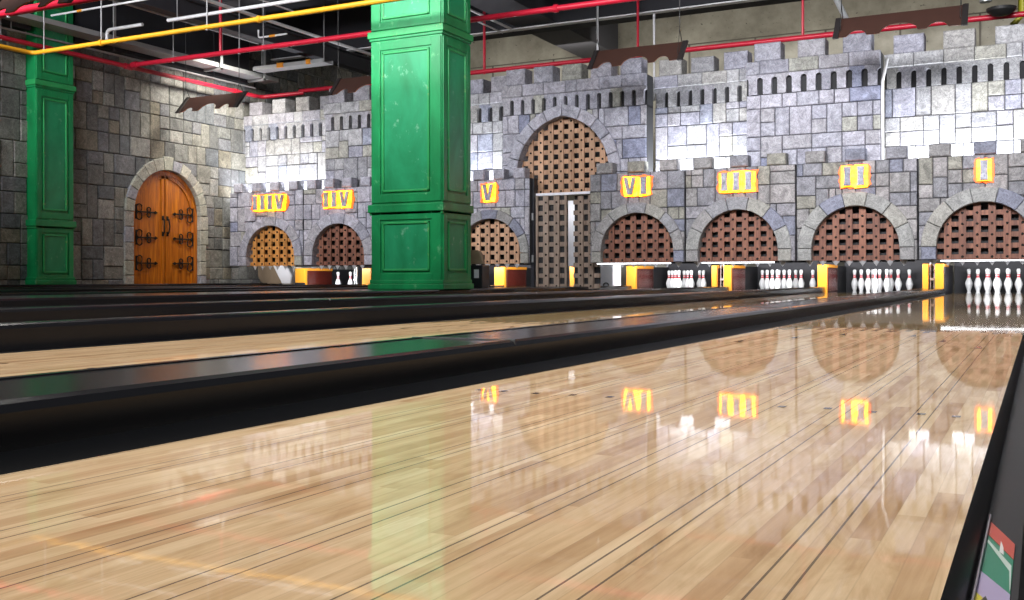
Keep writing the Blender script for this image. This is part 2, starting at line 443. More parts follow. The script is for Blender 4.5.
for s_ in (-1, 1):
    lf = MB(LEFT); lf.prism(halfarch(s_, DR-.072, .012, .02), -.12, -.05)
    leaf = lf.build('door_leaf', M['door'], dr)
    rim = MB(LEFT)
    R0, R1 = DR-.072, DR-.15
    for i in range(7):
        a0 = pi/2-s_*pi/2*i/7; a1 = pi/2-s_*pi/2*(i+1)/7
        rim.prism([*arc(DC, DSP, R0, a0, a1, 1), *arc(DC, DSP, R1, a1, a0, 1)], -.06, -.03)
    for aa, bb in ((R1,R0),(.014,.085)):
        a, b = sorted((DC+s_*aa, DC+s_*bb)); rim.box((a,.02,-.06),(b,DSP+(0 if aa == R1 else .70),-.03))
    a, b = sorted((DC+s_*.014, DC+s_*R0)); rim.box((a,.02,-.06),(b,.14,-.031))
    rim.build('stile_frame', M['door'], leaf)
    for z in (.52, .98, 1.44):
        h = MB(LEFT); x0 = DC+s_*(R0-.03); D = -s_
        h.box((min(x0,x0+D*.46), z-.012, -.035),(max(x0,x0+D*.46), z+.012, -.018))
        h.prism([(x0+D*.46,z-.03),(x0+D*.52,z),(x0+D*.46,z+.03),(x0+D*.43,z)], -.035, -.018)
        for uu, sg, rr in ((.09,1,.07),(.09,-1,.07),(.31,1,.045),(.31,-1,.045)):
            cx, cz = x0+D*uu, z+sg*rr
            pts = [(cx-D*rr*math.sin(t), cz-sg*rr*math.cos(t), -.026) for t in [i*pi*1.35/9 for i in range(10)]]
            h.tube([LEFT(*p) for p in pts] if False else pts, .011, 6)
            pts = [(cx+D*rr*math.sin(t)*.8, cz-sg*rr*math.cos(t), -.026) for t in [i*pi*.8/6 for i in range(7)]]
            h.tube(pts, .009, 6)
        h.box((min(x0,x0+D*.03), z-.13, -.035),(max(x0,x0+D*.03), z+.13, -.018))
        h.build('strap_hinge', M['iron'], leaf)
    ph = MB(LEFT); x0 = DC+s_*.055
    ph.tube([(x0,1.06,-.03),(x0,1.08,.01),(x0+s_*.012,1.2,.02),(x0,1.33,.01),(x0,1.35,-.03)], .013, 8)
    ph.box((x0-.025,1.02,-.032),(x0+.025,1.10,-.022)); ph.box((x0-.025,1.31,-.032),(x0+.025,1.39,-.022))
    ph.build('pull_handle', M['iron'], leaf)

# ------------------------------------------------------------------ lanes
LC = {1:.60, 2:2.44, 3:4.05, 4:5.83, 5:8.42, 6:10.0, 7:11.65, 8:13.23}
HW, GW, LY0, LY1 = .533, .21, -.3, 17.55
ROM = {1:'I',2:'II',3:'III',4:'VI',5:'V',6:'IV',7:'IIV',8:'IIIV'}
def gutter_prof(x0, sgn):
    # from the lane edge outward: small lip, round trough
    pts = [(0,0),(.012,-.012)]
    for i in range(9):
        t = pi*i/8; pts.append((.112-.098*math.cos(t), -.012-.062*math.sin(t)**.8 if 0 < i < 8 else -.012))
    out = [(x0+sgn*a, b) for a, b in pts]
    return out+[(x0+sgn*.21, -.012), (x0+sgn*.21, -.11), (x0, -.11)]
lane_desc = {1:'wide maple bowling lane in the foreground, ending at the pins under amber numeral I',
 2:'second maple bowling lane, beyond the black divider, ending under numeral II',
 3:'third maple bowling lane, mostly hidden behind dividers, ending under numeral III',
 4:'maple bowling lane right of the big green column, ending under numeral VI',
 5:'maple bowling lane ending under the numeral V, left of the tall gate',
 6:'far maple bowling lane running behind the big green column',
 7:'far maple bowling lane second from the left stone wall',
 8:'farthest maple bowling lane, right beside the left stone wall'}
for k, c in LC.items():
    t = thing('bowling_lane', (-c-(0), 0, 0), lane_desc[k], 'bowling lane', 'bowling lanes')
    lb = MB().box((-c-HW, LY0, -.11), (-c+HW, 16.6, 0))
    me = lb.build('lane_bed', M['lane'], t)
    # shift the object origin so that joints fall where the photo shows them
    dx = (-.2392)-(-c)
    for v in me.data.vertices: v.co.x -= dx
    me.location.x = dx
    if k != 1:
        sh = random.uniform(0,1)*0
    MB().box((-c-HW, 16.6, -.11), (-c+HW, 19.35, 0)).build('pin_deck', M['deck'] if False else M['lane_dark'] if 'lane_dark' in M else M['deck'], t)
    for s_ in (-1, 1):
        g = MB()
        if k == 1 and s_ == 1:
            pr = [(-c+HW+a, b) for a, b in ((0,0),(.006,-.010),(.011,-.040),(.049,-.040),(.056,-.052),(.10,-.078),(.15,-.078),(.19,-.05),(.21,-.012),(.21,-.11),(0,-.11))]
        else: pr = gutter_prof(-c+s_*HW, s_)
        g.sweep(pr, LY0, 17.5); g.build('gutter', M['gutter'], t, smooth=True)
    if k <= 3:
        z = .0006
        for o_ in (.13,.187,.267,.347,.428):
            for q in (o_, 1.2-o_):
                x = -(q+c-.6); yy = 1.93+random.uniform(-.01,.01)
                MB().add([(x-.007,yy-.012,z),(x+.007,yy-.012,z),(x+.007,yy+.012,z),(x-.007,yy+.012,z)], [(0,1,2,3)]).build('guide_dot', M['mark'], t)
        for i in range(-3, 4):
            x = -c+i*5*.02735; yy = 4.75-abs(i)*.32
            MB().add([(x-.014,yy,z),(x+.014,yy,z),(x,yy+.15,z)], [(0,1,2)]).build('guide_arrow', M['mark'], t)

# black dividers between lanes
edges = [(-.65+.505-.40, -.143), (1.343,1.697), (3.183,3.307), (4.793,5.087), (6.573,7.677), (9.163,9.257), (10.743,10.907), (12.393,12.487), (13.975,14.256)]
ztop = [.06,.062,.085,.085,.10,.10,.115,.12,.15]
ddesc = ['black divider strip at the right edge of the foreground lane',
 'broad glossy black divider between the foreground lane and the second lane',
 'narrow black divider between the lanes under numerals II and III',
 'broad black divider between the lanes under numerals III and VI',
 'wide black platform strip carrying the big green column',
 'narrow black divider just left of the big column platform',
 'black divider second beyond the big green column platform',
 'narrow black divider beside the farthest lane on the left',
 'black kerb along the foot of the left stone wall']
for (a, b), z, d in zip(edges, ztop, ddesc):
    r = min(.018, (b-a)*.25); A, B = -b, -a
    pr = [(A,-.11),(A,z-r),(A+r*.3,z-r*.3),(A+r,z),(B-r,z),(B-r*.3,z-r*.3),(B,z-r),(B,-.11)]
    if b-a > .2 and b-a < .5:   # raised lips with a shallow lid between them
        pr = [(A,-.11),(A,z-r),(A+r*.3,z-r*.3),(A+r,z),(A+.04,z),(A+.0405,z-.003),(B-.0405,z-.003),(B-.04,z),(B-r,z),(B-r*.3,z-r*.3),(B,z-r),(B,z-.03),(B+.0,-.11)]
    t = thing('lane_divider', (-(a+b)/2, 0, 0), d, 'lane divider', 'black lane dividers')
    MB().sweep(pr, LY0, 17.5).build('divider_body', M['cap'], t)
    if .2 < b-a < .5:
        for yy in (2.63, 6.3, 9.9, 13.6): MB().box((A+.002, yy, z-.02), (B-.002, yy+.004, z+.0012)).build('lid_joint', M['hanger'], t)

# printed sticker in the foreground gutter
st = thing('gutter_sticker', (-.038, 1.1, -.0395), 'torn colourful red, green and yellow sticker in the right gutter', 'sticker')
def strip(pts, z0, z1, name, mat):
    m_ = MB(lambda u, v, w: (-u, v, w)); m_.prism(pts, z0, z1); return m_.build(name, mat, st)
sa, sb = .0515, .0245
Lp = lambda s, t_: (sa+(sb-sa)*s, .84+t_+.0*s)
top = lambda s: .45-.10*s
def band(t0, t1, sl=.06, s0=0, s1=1): return [Lp(s0, t0-sl*s0), Lp(s1, t0-sl*s1), Lp(s1, t1-sl*s1), Lp(s0, t1-sl*s0)]
P = lambda n, c: plain(n, c, .3, bump=0, var=.1)
strip(band(0,.45,.10), -.0398, -.0385, 'sticker_sheet', P('sticker_green', (.0,.22,.12)))
strip(band(.385,.45,.10), -.0385, -.0380, 'red_band', P('sticker_red', (.55,.05,.02)))
strip(band(.15,.23,.07), -.0385, -.0381, 'lilac_band', P('sticker_lilac', (.45,.38,.6)))
strip(band(.07,.155,.07), -.0385, -.0380, 'yellow_band', P('sticker_yellow', (.70,.60,.04)))
strip(band(.0,.075,.07), -.0385, -.0381, 'plum_band', P('sticker_plum', (.16,.04,.12)))
strip([Lp(.18,.13),Lp(.75,.06),Lp(.85,.075),Lp(.45,.12),Lp(.3,.145)], -.0380, -.0376, 'dark_print', P('sticker_dark', (.03,.03,.02)))
strip([Lp(.5,.36),Lp(.62,.33),Lp(.66,.30),Lp(.5,.31)], -.0385, -.0379, 'white_print', P('sticker_white', (.8,.8,.8)))
strip([Lp(.03,.35),Lp(.9,.24),Lp(.97,.17),Lp(.99,.18),Lp(.95,.26),Lp(.05,.36)], -.0385, -.0380, 'white_line', P('sticker_line', (.6,.7,.65)))
strip(band(0,.47,.0,-.06,.0), -.0398, -.034, 'clear_edge', P('sticker_edge', (.35,.33,.38)))

# ------------------------------------------------------------------ bowling pins
PINP = [(.0285,0),(.0295,.008),(.036,.03),(.046,.06),(.0545,.09),(.0601,.115),(.0595,.135),(.054,.16),(.0445,.185),(.034,.21),(.0265,.232),(.0235,.25),(.0228,.258),(.0229,.268),(.0235,.276),(.0236,.284),(.0255,.30),(.0295,.322),(.0318,.343),(.0305,.360),(.025,.373),(.015,.379),(.003,.381)]
pinmesh = None
rows = [('front',0,[0]),('second row',.264,[-.1524,.1524]),('third row',.528,[-.3048,0,.3048]),('back row',.792,[-.4572,-.1524,.1524,.4572])]
pos = {1:[''],2:['left','right'],3:['left','middle','right'],4:['far left','inner left','inner right','far right']}
pinproto = MB().lathe(PINP, seg=20, bands=[(.236,.262,1),(.268,.284,1)]).build('bowling_pin', [M['ivory'], M['pinred']], loc=(0,0,0), smooth=True)
first = True
def pin(o, y, label, group):
    global first
    p = pinproto if first else pinproto.copy()
    if not first: COL.objects.link(p)
    first = False
    p.location = (-o, y, .0); p.rotation_euler.z = random.uniform(0, 6)
    tag(p, label, 'bowling pin', group)
for k in (1,2,3,4,6):
    c = LC[k]+{1:.03,2:.05,3:.08,4:.10}.get(k, 0)
    for nm, dy, xs in rows:
        for x, w in zip(xs, pos[len(xs)]):
            if k == 1 and (nm, w) == ('back row','far right'): continue
            if k == 6 and not (nm == 'back row' or (nm, w) == ('third row','left')): continue
            lab = ('front pin' if nm == 'front' else f'{w} pin of the {nm}')+f' under numeral {ROM[k]}'
            pin(c-x, 18.25+dy, 'white bowling pin, '+lab, f'pins standing under numeral {ROM[k]}')
pin(13.63, 18.2, 'left of two white red-striped pins under numeral IIV, beside the maroon side panel', 'two pins standing at the farthest lane')
pin(13.36, 18.28, 'right of two white red-striped pins under numeral IIV, nearer the green column', 'two pins standing at the farthest lane')

# ------------------------------------------------------------------ pin deck side walls (kickbacks)
kb = [(1.365,1.49,'orange-fronted side wall right beside the pins under numeral I'),
      (1.59,1.675,'thin orange-fronted side wall right of the pins under numeral II'),
      (3.15,3.30,'orange side wall with maroon face left of the pins under numeral II'),
      (4.76,4.885,'orange side wall with maroon face left of the pins under numeral III'),
      (5.01,5.10,'thin orange side wall right of the pins under numeral VI'),
      (6.50,6.68,'orange side wall with maroon face left of the pins under numeral VI'),
      (7.70,7.80,'orange post seen through the gap of the lattice gate doors'),
      (9.17,9.39,'orange side wall with maroon face under numeral V'),
      (10.745,10.90,'orange side wall hidden behind the big green column'),
      (12.27,12.50,'orange side wall at the left edge of the big green column'),
      (13.98,14.24,'orange side wall with maroon face under numeral IIIV, beside the left wall')]
for a, b, d in kb:
    t = thing('pin_deck_side_wall', (-(a+b)/2, 18.4, 0), d, 'side wall', 'side walls of the pin decks')
    MB().box((-b,17.5,-.1),(-a,17.58,.45)).build('front_post', M['orangewood'], t, bevel=.006)
    c_ = MB().box((-b,17.58,-.1),(-a,19.4,.44)); c_.build('wall_body', M['darkgrey'] if a < 1.6 else M['black'], t)
    MB().box((-b-.005,17.58,.405),(-a+.012,18.45,.455)).build('top_trim', M['orangewood'], t, bevel=.004)
    if a > 1.7:
        MB().box((-a-.002,17.60,.0),(-a+.015,18.42,.405)).build('inner_panel', M['maroon'], t, bevel=.006)
    else:
        MB().box((-a-.002,17.60,.0),(-a+.015,18.42,.405)).build('inner_panel', M['darkgrey'], t, bevel=.006)
# machine dressing between paired side walls
for a, d in ((1.54,'white and black pinsetter cable post between side walls of I and II'),(4.945,'white cable post between side walls of III and VI'),(12.75,'white and black striped machine post left of the green column')):
    t = thing('machine_post', (-a, 17.62, 0), d, 'machine post', 'machine posts between side walls')
    w_ = .034
    MB().box((-a-w_,17.62,-.1),(-a-w_+.014,17.65,.47)).box((-a+w_-.014,17.62,-.1),(-a+w_,17.65,.47)).build('rail', M['white'], t)
    z_ = MB()
    for i in range(5): z_.tube([(-a-w_+.01,17.635,.02+i*.09),(-a+w_-.01,17.635,.08+i*.09)], .008, 6)
    z_.build('cable', M['wire'], t)
    MB().box((-a-w_,17.60,.19),(-a+w_,17.63,.225)).build('clamp', M['white'], t, bevel=.003)

# pinsetter housings above / behind each pin deck
for k, c in LC.items():
    t = thing('pinsetter_housing', (-c, 18.6, .0), f'dark pinsetter housing over the pin deck under numeral {ROM[k]}', 'pinsetter', 'dark pinsetter housings')
    MB().box((-c-.74, 19.42, -.1), (-c+.74, 19.48, 1.2)).build('back_curtain', M['curtain'], t)
    MB().box((-c-.74, 16.9, .60), (-c+.74, 19.42, .66)).build('top_cover', M['black'], t)
    MB().box((-c-.72, 16.82, .48), (-c+.72, 16.9, .66)).build('front_lip', M['black'], t, bevel=.008)

# ------------------------------------------------------------------ portcullis grilles
def grille(name, cu, half, zb, ztop_fn, S, wood_m, label, px=.185, pz=.150, hole=(.092,.083), spears=True, group='lattice portcullis grilles', cat='portcullis', backing=True, z1=None, off=0, spear_m=None):
    T = FAC(S); t = thing(name, T(cu, zb, 0), label, cat, group)
    bw = px-hole[0]; bh = pz-hole[1]
    n = int(half/px)+2
    vb = []; bars = {}
    for i in range(-n, n+1):
        u = cu+off+(i+.5)*px
        lo, hi = max(u-bw/2, cu-half), min(u+bw/2, cu+half)
        if hi-lo < .02: continue
        h0, h1, hm = ztop_fn(lo), ztop_fn(hi), ztop_fn((lo+hi)/2)
        if min(h0, h1) < zb+.02: continue
        b_ = MB(T).prism([(lo,zb),(hi,zb),(hi,h1),((lo+hi)/2,hm),(lo,h0)], 0, .035)
        bars[u] = b_.build('vertical_bar', wood_m, t)
        vb.append(u)
    j = 0; zs = []
    ztopmax = max(ztop_fn(cu+half*q/20) for q in range(-20, 21))
    while True:
        z = zb+.045+j*pz
        if z+bh/2 > ztopmax-.04: break
        xs = [cu-half+2*half*q/60 for q in range(61) if min(ztop_fn(cu-half+2*half*q/60), 99) > z+bh/2]
        if len(xs) > 2:
            MB(T).box((xs[0], z-bh/2, -.025), (xs[-1], z+bh/2, .012)).build('horizontal_bar', wood_m, t); zs.append(z)
        j += 1
    for u in vb:
        for z in zs:
            if cu-half+.03 < u < cu+half-.03 and ztop_fn(u) > z+.03:
                seg = 8; r = .019
                MB(T).add([(u+r*math.cos(2*pi*q/seg), z+r*math.sin(2*pi*q/seg), .034) for q in range(seg)]+[(u+r*.6*math.cos(2*pi*q/seg), z+r*.6*math.sin(2*pi*q/seg), .052) for q in range(seg)],
                       [tuple(range(seg, 2*seg))]+[(q, (q+1)%seg, seg+(q+1)%seg, seg+q) for q in range(seg)]).build('iron_stud', M['iron'], t)
    if spears:
        for u in vb:
            if abs(u-cu) > half-.02: continue
            MB(T).add([(u-.055,zb+.005,.018),(u,zb+.005,.045),(u+.055,zb+.005,.018),(u,zb+.005,-.01),(u,zb-.075,.018)], [(0,1,2,3),(0,1,4),(1,2,4),(2,3,4),(3,0,4)]).build('spear_point', spear_m or M['spear'], bars[u])
    return t

# ------------------------------------------------------------------ arched stone panels above the lanes
SP = 15.3
PAN = {1:(-.18,1.52,.68), 2:(1.52,3.19,2.36), 3:(3.19,4.87,4.05), 4:(4.87,6.46,5.65), 5:(7.53,9.07,8.28), 6:(9.07,10.63,9.85), 7:(10.63,12.25,11.43), 8:(12.25,14.05,13.02)}
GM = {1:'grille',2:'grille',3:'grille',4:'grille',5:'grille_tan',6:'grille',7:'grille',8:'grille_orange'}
RI, ZSP, ZB, ZL = .60, .66, .48, 1.90
RW = {4:.60}
pandesc = {1:'grey stone arch panel under amber numeral I at the right edge', 2:'grey stone arch panel with amber numeral II above the grille',
 3:'grey stone arch panel with amber numeral III above the grille', 4:'grey stone arch panel right of the tall gate, numeral VI above',
 5:'stone arch panel with numeral V between green column and gate', 6:'stone arch panel hidden behind the big green column',
 7:'pale stone arch panel with numeral IIV left of the big column', 8:'pale stone arch panel with numeral IIIV in the left corner'}
for k, (a, b, c) in PAN.items():
    t = thing('stone_arch_panel', (-(a+b)/2, SP, ZB), pandesc[k], 'castle wall panel', 'stone arch panels above the lanes')
    zs = ZSP+.0; ri = RI if k < 5 else RI*.97
    def keep(u, v, c=c, zs=zs, ri=ri):
        if v < zs: return abs(u-c) > ri+.085
        return math.hypot(u-c, v-zs) > ri+.09
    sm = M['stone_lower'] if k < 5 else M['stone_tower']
    w = stonewall(MB(FAC(SP)), a+.008, b-.008, ZB, ZL, .092, .18, .02, [(3,2),(2,2),(4,2),(3,3),(2,1),(2,2),(3,2),(4,3),(2,3),(1,2)], keep)
    w.build('stone_face', [sm, M['mortar']], t)
    ar = MB(FAC(SP)); n = 7; e = .005
    ro = min(ri+.20, min(c-a, b-c)-.012)
    for i in range(n):
        a0 = pi*i/n; a1 = pi*(i+1)/n
        p = arc(c, zs, ri, a0+e, a1-e, 4)+arc(c, zs, ro, a1-e/1.3, a0+e/1.3, 4)
        ar.prism(p, -.16, .06, 0, .010)
    for s_ in (-1, 1):
        A, B = sorted((c+s_*ri, c+s_*ro)); ar.block(A, B, ZB, zs, -.16, .06, .004, .012)
    ar.build('arch_surround', M['stone_arch'] if k < 6 else M['stone_tower'], t)
    pitch = .56 if k < 5 else .42; mw = pitch*.5
    n = round((b-a)/pitch); pitch = (b-a)/n
    for i in range(n):
        u = a+(i+.5)*pitch
        MB(FAC(SP)).block(u-mw/2, u+mw/2, ZL, ZL+.175, -.16, .045, .002, .015).build('merlon', sm, t)
    if not (6.0 < c < 0):
        f = lambda u, c=c, zs=zs, ri=ri: zs+math.sqrt(max(0, (ri+.08)**2-(u-c)**2)) if abs(u-c) < ri+.08 else zs
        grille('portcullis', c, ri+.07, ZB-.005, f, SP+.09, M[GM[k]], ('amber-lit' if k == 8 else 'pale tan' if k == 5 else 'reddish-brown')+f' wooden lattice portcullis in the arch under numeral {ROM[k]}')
    bk = MB(FAC(SP)); bk.box((a+.02,ZB+.01,-.21),(b-.02,ZL-.04,-.185))
    bk.build('dark_backing', M['black'], t)
    # numeral
    zc = 1.68; H = .27; S1 = SP-.02
    s = ROM[k]; order = s                              # read left to right in the picture; u grows leftwards
    wI, wV, gp = .100, .20, .12
    adv = {'I':.182, 'V':.27}
    tot = sum(adv[ch] for ch in order)
    nt = thing('roman_numeral', (-c, S1, zc-H/2), f'amber backlit stone Roman numeral {s} above its lane arch', 'numeral sign', 'backlit lane numerals')
    u = c+tot/2
    gl = MB(FAC(S1)); T = FAC(S1)
    for ch in order:
        uc = u-adv[ch]/2
        J = lambda: random.uniform(-.018, .018)
        if ch == 'I':
            lt = MB(T).prism([(uc-wI/2,zc-H/2),(uc+wI/2,zc-H/2),(uc+wI/2*.8,zc),(uc+wI/2,zc+H/2),(uc-wI/2,zc+H/2),(uc-wI/2*.8,zc)], .055, .095, 0, .006)
            hw = adv['I']/2-.001; rr = [(zc-H/2-.02),(zc-H/4),zc,zc+H/4,zc+H/2+.012]
            g_ = [(uc-hw+(J() if q else 0)*.0, z_+(J() if q in (0,4) else 0)) for q, z_ in enumerate(rr)]+[(uc+hw, z_+(J() if q in (0,4) else 0)) for q, z_ in reversed(list(enumerate(rr)))]
            gl.prism(g_, .024, .038)
        else:
            lt = MB(T)
            for q in (-1, 1):
                lt.prism([(uc+q*wV/2,zc+H/2),(uc+q*(wV/2-.062),zc+H/2),(uc-q*.012,zc-H/2),(uc+q*.038,zc-H/2)], .055+.001*q, .095+.001*q, 0, .004)
            gl.prism([(uc-.132,zc+H/2+.012+J()),(uc-.12,zc-H*.15),(uc-.105,zc-H/2-.02),(uc+.105,zc-H/2-.025),(uc+.12,zc-H*.2),(uc+.132,zc+H/2+.01+J())], .024, .038)
        lt.build('letter', M['stone_tower'], nt)
        u -= adv[ch]
    gl.build('led_backlight', M['glow'], nt)
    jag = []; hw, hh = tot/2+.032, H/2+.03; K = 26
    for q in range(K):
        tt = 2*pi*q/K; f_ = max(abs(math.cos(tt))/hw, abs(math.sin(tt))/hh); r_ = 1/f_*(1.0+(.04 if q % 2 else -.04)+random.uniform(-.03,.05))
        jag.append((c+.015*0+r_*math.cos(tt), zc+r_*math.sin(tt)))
    MB(T).prism(jag, .012, .020).build('halo_plate', M['glow_edge'], nt)  # glowing plate stands in for the amber spill on stone around the letters

# LED battens under some arches
for a, b, d in ((-.1,1.24,'white LED batten under the grille of numeral I'),(3.5,4.62,'white LED batten under the grille of numeral III'),(5.1,6.35,'white LED batten under the grille of numeral VI')):
    t = thing('led_batten', (-(a+b)/2, SP+.2, .455), d, 'light strip', 'white LED battens under the grilles')
    MB().box((-b,SP+.0,.474),(-a,SP+.07,.479)).build('housing', M['black'], t)
    MB().box((-b+.01,SP+.005,.458),(-a-.01,SP+.03,.474)).build('diffuser', M['led'], t)

# ------------------------------------------------------------------ upper castle wall: towers and curtain walls
ZT = 3.50
def battlement(t, T, a, b, sm, zt=ZT, ph=.205, mp=.57, mw=.36, proud=.05, mh=.27, first_off=.5):
    bt = MB(T); n = max(2, round((b-a)/ph)); p = (b-a)/n
    i = 0
    while i < n:                                       # capstones
        w = random.choice((1,2,2)); w = min(w, n-i)
        bt.block(a+i*p, a+(i+w)*p, zt-.20, zt, -.03, proud+.02, .003, .012); i += w
    for i in range(n):
        c = a+(i+.5)*p; h = .064; L = 0
        q = [(c-h,zt-.50+L),(c+h,zt-.50+L),(c+h,zt-.29)]
        q += [(c+h+(p/2-h)*(1-math.cos(tt)), zt-.29+(p/2-h)*math.sin(tt)) for tt in (pi/6,pi/3,pi/2)]
        q = [pt for pt in q]
        r_ = [(2*c-x, z) for x, z in reversed(q[3:])]
        poly = q+[(c+p/2-.002,zt-.203),(c-p/2+.002,zt-.203)]+r_+[(c-h,zt-.29)]
        bt.prism(poly, -.03, proud)
    bt.build('corbel_table', sm, t)
    n = max(1, round((b-a)/mp)); p = (b-a)/n
    for i in range(n):
        u = a+(i+first_off)*p
        MB(T).block(u-mw/2, u+mw/2, zt, zt+mh+random.uniform(-.02,.02), -.26, proud-.01, .002, .015).build('merlon', sm, t)
def upper(name, a, b, S, sm, label, cat, keep=lambda u, v: True, zb=1.2, thick=None, group=None, sizes=None, **kw):
    T = FAC(S); t = thing(name, (-(a+b)/2, S, zb), label, cat, group)
    w = stonewall(MB(T), a, b, zb, ZT-.50, .105, thick or .3, .02, sizes or [(3,2),(3,3),(2,2),(4,3),(3,2),(2,1),(4,2),(2,3)], keep)
    w.build('stone_face', [sm, M['mortar']], t)
    MB(T).box((a,ZT-.52,-.3),(b,ZT-.012,-.025)).build('slot_shade_core', M['mortar'], t)  # dark core puts the shade inside the slots into its colour
    battlement(t, T, a, b, sm, **kw)
    return t
UPG = 'upper castle wall sections'
SR, STW = 16.0, 15.55
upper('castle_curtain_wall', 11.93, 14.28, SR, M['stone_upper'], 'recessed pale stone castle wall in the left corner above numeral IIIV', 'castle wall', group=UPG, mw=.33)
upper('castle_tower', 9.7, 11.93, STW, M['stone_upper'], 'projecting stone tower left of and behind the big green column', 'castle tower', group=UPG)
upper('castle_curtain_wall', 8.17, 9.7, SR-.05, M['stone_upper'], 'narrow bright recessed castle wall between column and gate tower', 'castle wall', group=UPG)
GC, GH, GSP, GAP = 7.04, .84, 1.95, 2.92
# pointed arch: two arcs centred on the springing line
Rg = ((GAP-GSP)**2+GH**2)/(2*GH)
def pointed(u, extra=0):
    d = abs(u-GC); R = Rg+extra; x = d+(Rg-GH)
    return GSP+math.sqrt(max(0, R*R-x*x)) if x < R else GSP
def keep_gate(u, v):
    if v < GSP: return abs(u-GC) > GH+.09
    return math.hypot(abs(u-GC)+(Rg-GH), v-GSP) > Rg+.09
gt = upper('castle_tower', 5.58, 8.17, STW, M['stone_tower'], 'projecting grey gate tower with the tall pointed lattice arch', 'castle tower', keep_gate, zb=.9, group=UPG)
ar = MB(FAC(STW))
for s_ in (-1, 1):
    amax = math.acos((Rg-GH)/Rg); n = 5
    for i in range(n):
        a0 = amax*i/n; a1 = amax*(i+1)/n-.006
        f = lambda r, a: (GC+s_*(r*math.cos(a)-(Rg-GH)), GSP+r*math.sin(a))
        if i == n-1:
            p = [f(Rg, a0+.004), f(Rg, (a0+a1)/2), (GC+s_*.004, GSP+math.sqrt(Rg**2-(Rg-GH)**2)), (GC+s_*.004, GSP+math.sqrt((Rg+.19)**2-(Rg-GH)**2)), f(Rg+.19, (a0+a1)/2), f(Rg+.19, a0+.004)]
        else: p = [f(Rg, a0+.004), f(Rg, (a0+a1)/2), f(Rg, a1), f(Rg+.19, a1), f(Rg+.19, (a0+a1)/2), f(Rg+.19, a0+.004)]
        ar.prism(p, -.25, .07, 0, .010)
    A, B = sorted((GC+s_*GH, GC+s_*(GH+.19)))
    ar.block(A, B, 1.55, GSP, -.25, .06); ar.block(A, B, 1.2, 1.55, -.25, .06); ar.block(A, B, .9, 1.2, -.25, .06)
ar.build('pointed_arch_surround', M['stone_tower'], gt)
MB(FAC(STW)).box((GC-1.2,1.66,-.52),(GC+1.2,3.2,-.48)).build('dark_backing', M['black'], gt)
grille('portcullis', GC, GH+.02, 1.645, lambda u: pointed(u, .05), STW+.14, M['grille_tan'], 'tall pointed pale brown lattice portcullis above the gate doors', px=.187, pz=.166, hole=(.092,.088), spears=False)
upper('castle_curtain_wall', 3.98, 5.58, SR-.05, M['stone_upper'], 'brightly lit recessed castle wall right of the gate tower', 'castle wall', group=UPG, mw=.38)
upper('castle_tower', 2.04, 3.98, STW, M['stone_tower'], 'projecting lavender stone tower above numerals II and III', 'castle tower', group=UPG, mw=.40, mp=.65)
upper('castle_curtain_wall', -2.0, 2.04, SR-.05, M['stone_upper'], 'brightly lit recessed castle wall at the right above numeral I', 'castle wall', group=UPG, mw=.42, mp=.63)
# pale corner rods on the right side of the lavender tower
MB().tube([(-2.02,STW+.02,1.9),(-2.02,STW+.02,3.05),(-1.93,STW-.15,3.35)], .022, 8).build('corner_rod', M['conduit'])
tag(bpy.data.objects['corner_rod'], 'thin pale rod up the right corner of the lavender tower', 'rod')

# lattice gate doors below the pointed arch
def gate_leaf(u0, u1, S, rot, label):
    c = (u0+u1)/2; half = (u1-u0)/2; z1 = 1.60
    t = grille('lattice_gate', c, half, .06, lambda u: z1, S, M['grille_dark'], label, px=.195, pz=.173, hole=(.095,.100), spears=False, group='lattice gate doors', cat='gate')
    T = FAC(S)
    MB(T).box((u0,.06,-.032),(u1,z1,-.026)).build('dark_backing', M['black'], t)
    if rot:
        t.rotation_euler.z = rot
    return t
gate_leaf(6.925, 7.485, 15.45, 0, 'left lattice gate door, grey-brown, standing nearly closed')
gate_leaf(6.38, 6.87, 15.55, math.radians(-8), 'right lattice gate door, swung partly open behind the stone pillar')
t = thing('gate_jamb', (-7.49, 15.4, 0), 'dark narrow post at the left side of the lattice gate', 'post')
MB().box((-7.56,15.38,-.05),(-7.50,15.52,1.9)).build('post_body', M['darkgrey'], t, bevel=.004)
MB().box((-7.555,15.36,.5),(-7.505,15.385,.62)).box((-7.555,15.36,1.2),(-7.505,15.385,1.32)).build('hinge_plate', M['hanger'], t)
MB().box((-7.50,15.45,1.61),(-6.46,15.52,1.65)).build('head_rail', M['white'], t)
t = thing('gap_bright_panel', (-7.3, 16.6, 0), 'white panel added to brighten the gap between gate doors', 'board')  # bright panel added so that the gate gap reads white
MB().box((-8.1,16.55,.45),(-6.95,16.6,1.6)).build('board_face', M['white'], t, bevel=.004)
MB().box((-8.1,16.5,-.1),(-8.05,16.6,1.62)).box((-7.0,16.5,-.1),(-6.95,16.6,1.62)).build('board_upright', M['hanger'], t)
t = thing('white_cabinet', (-6.8, 17.2, -.1), 'white cabinet seen under the stone pillar right of the gate', 'cabinet')
MB().box((-6.98,17.0,-.1),(-6.74,17.4,.53)).build('cabinet_body', M['white'], t, bevel=.008)
MB().box((-6.99,16.985,.50),(-6.73,17.41,.535)).build('cabinet_top', M['hanger'], t, bevel=.004)
MB().tube([(-6.86+.05*math.cos(q*.6),16.97,.10+.05*math.sin(q*.6)) for q in range(9)], .012, 6).build('black_cable_coil', M['wire'], t)
t = thing('grey_chair', (-7.1, 16.9, -.1), 'grey curved chair back beside the white cabinet', 'chair')
MB().tube([(-7.25,16.9,-.1),(-7.24,16.9,.25),(-7.18,16.9,.36),(-7.10,16.9,.36),(-7.05,16.9,.25),(-7.02,16.9,-.1)], .022, 8).build('frame', M['galv'], t, smooth=True)
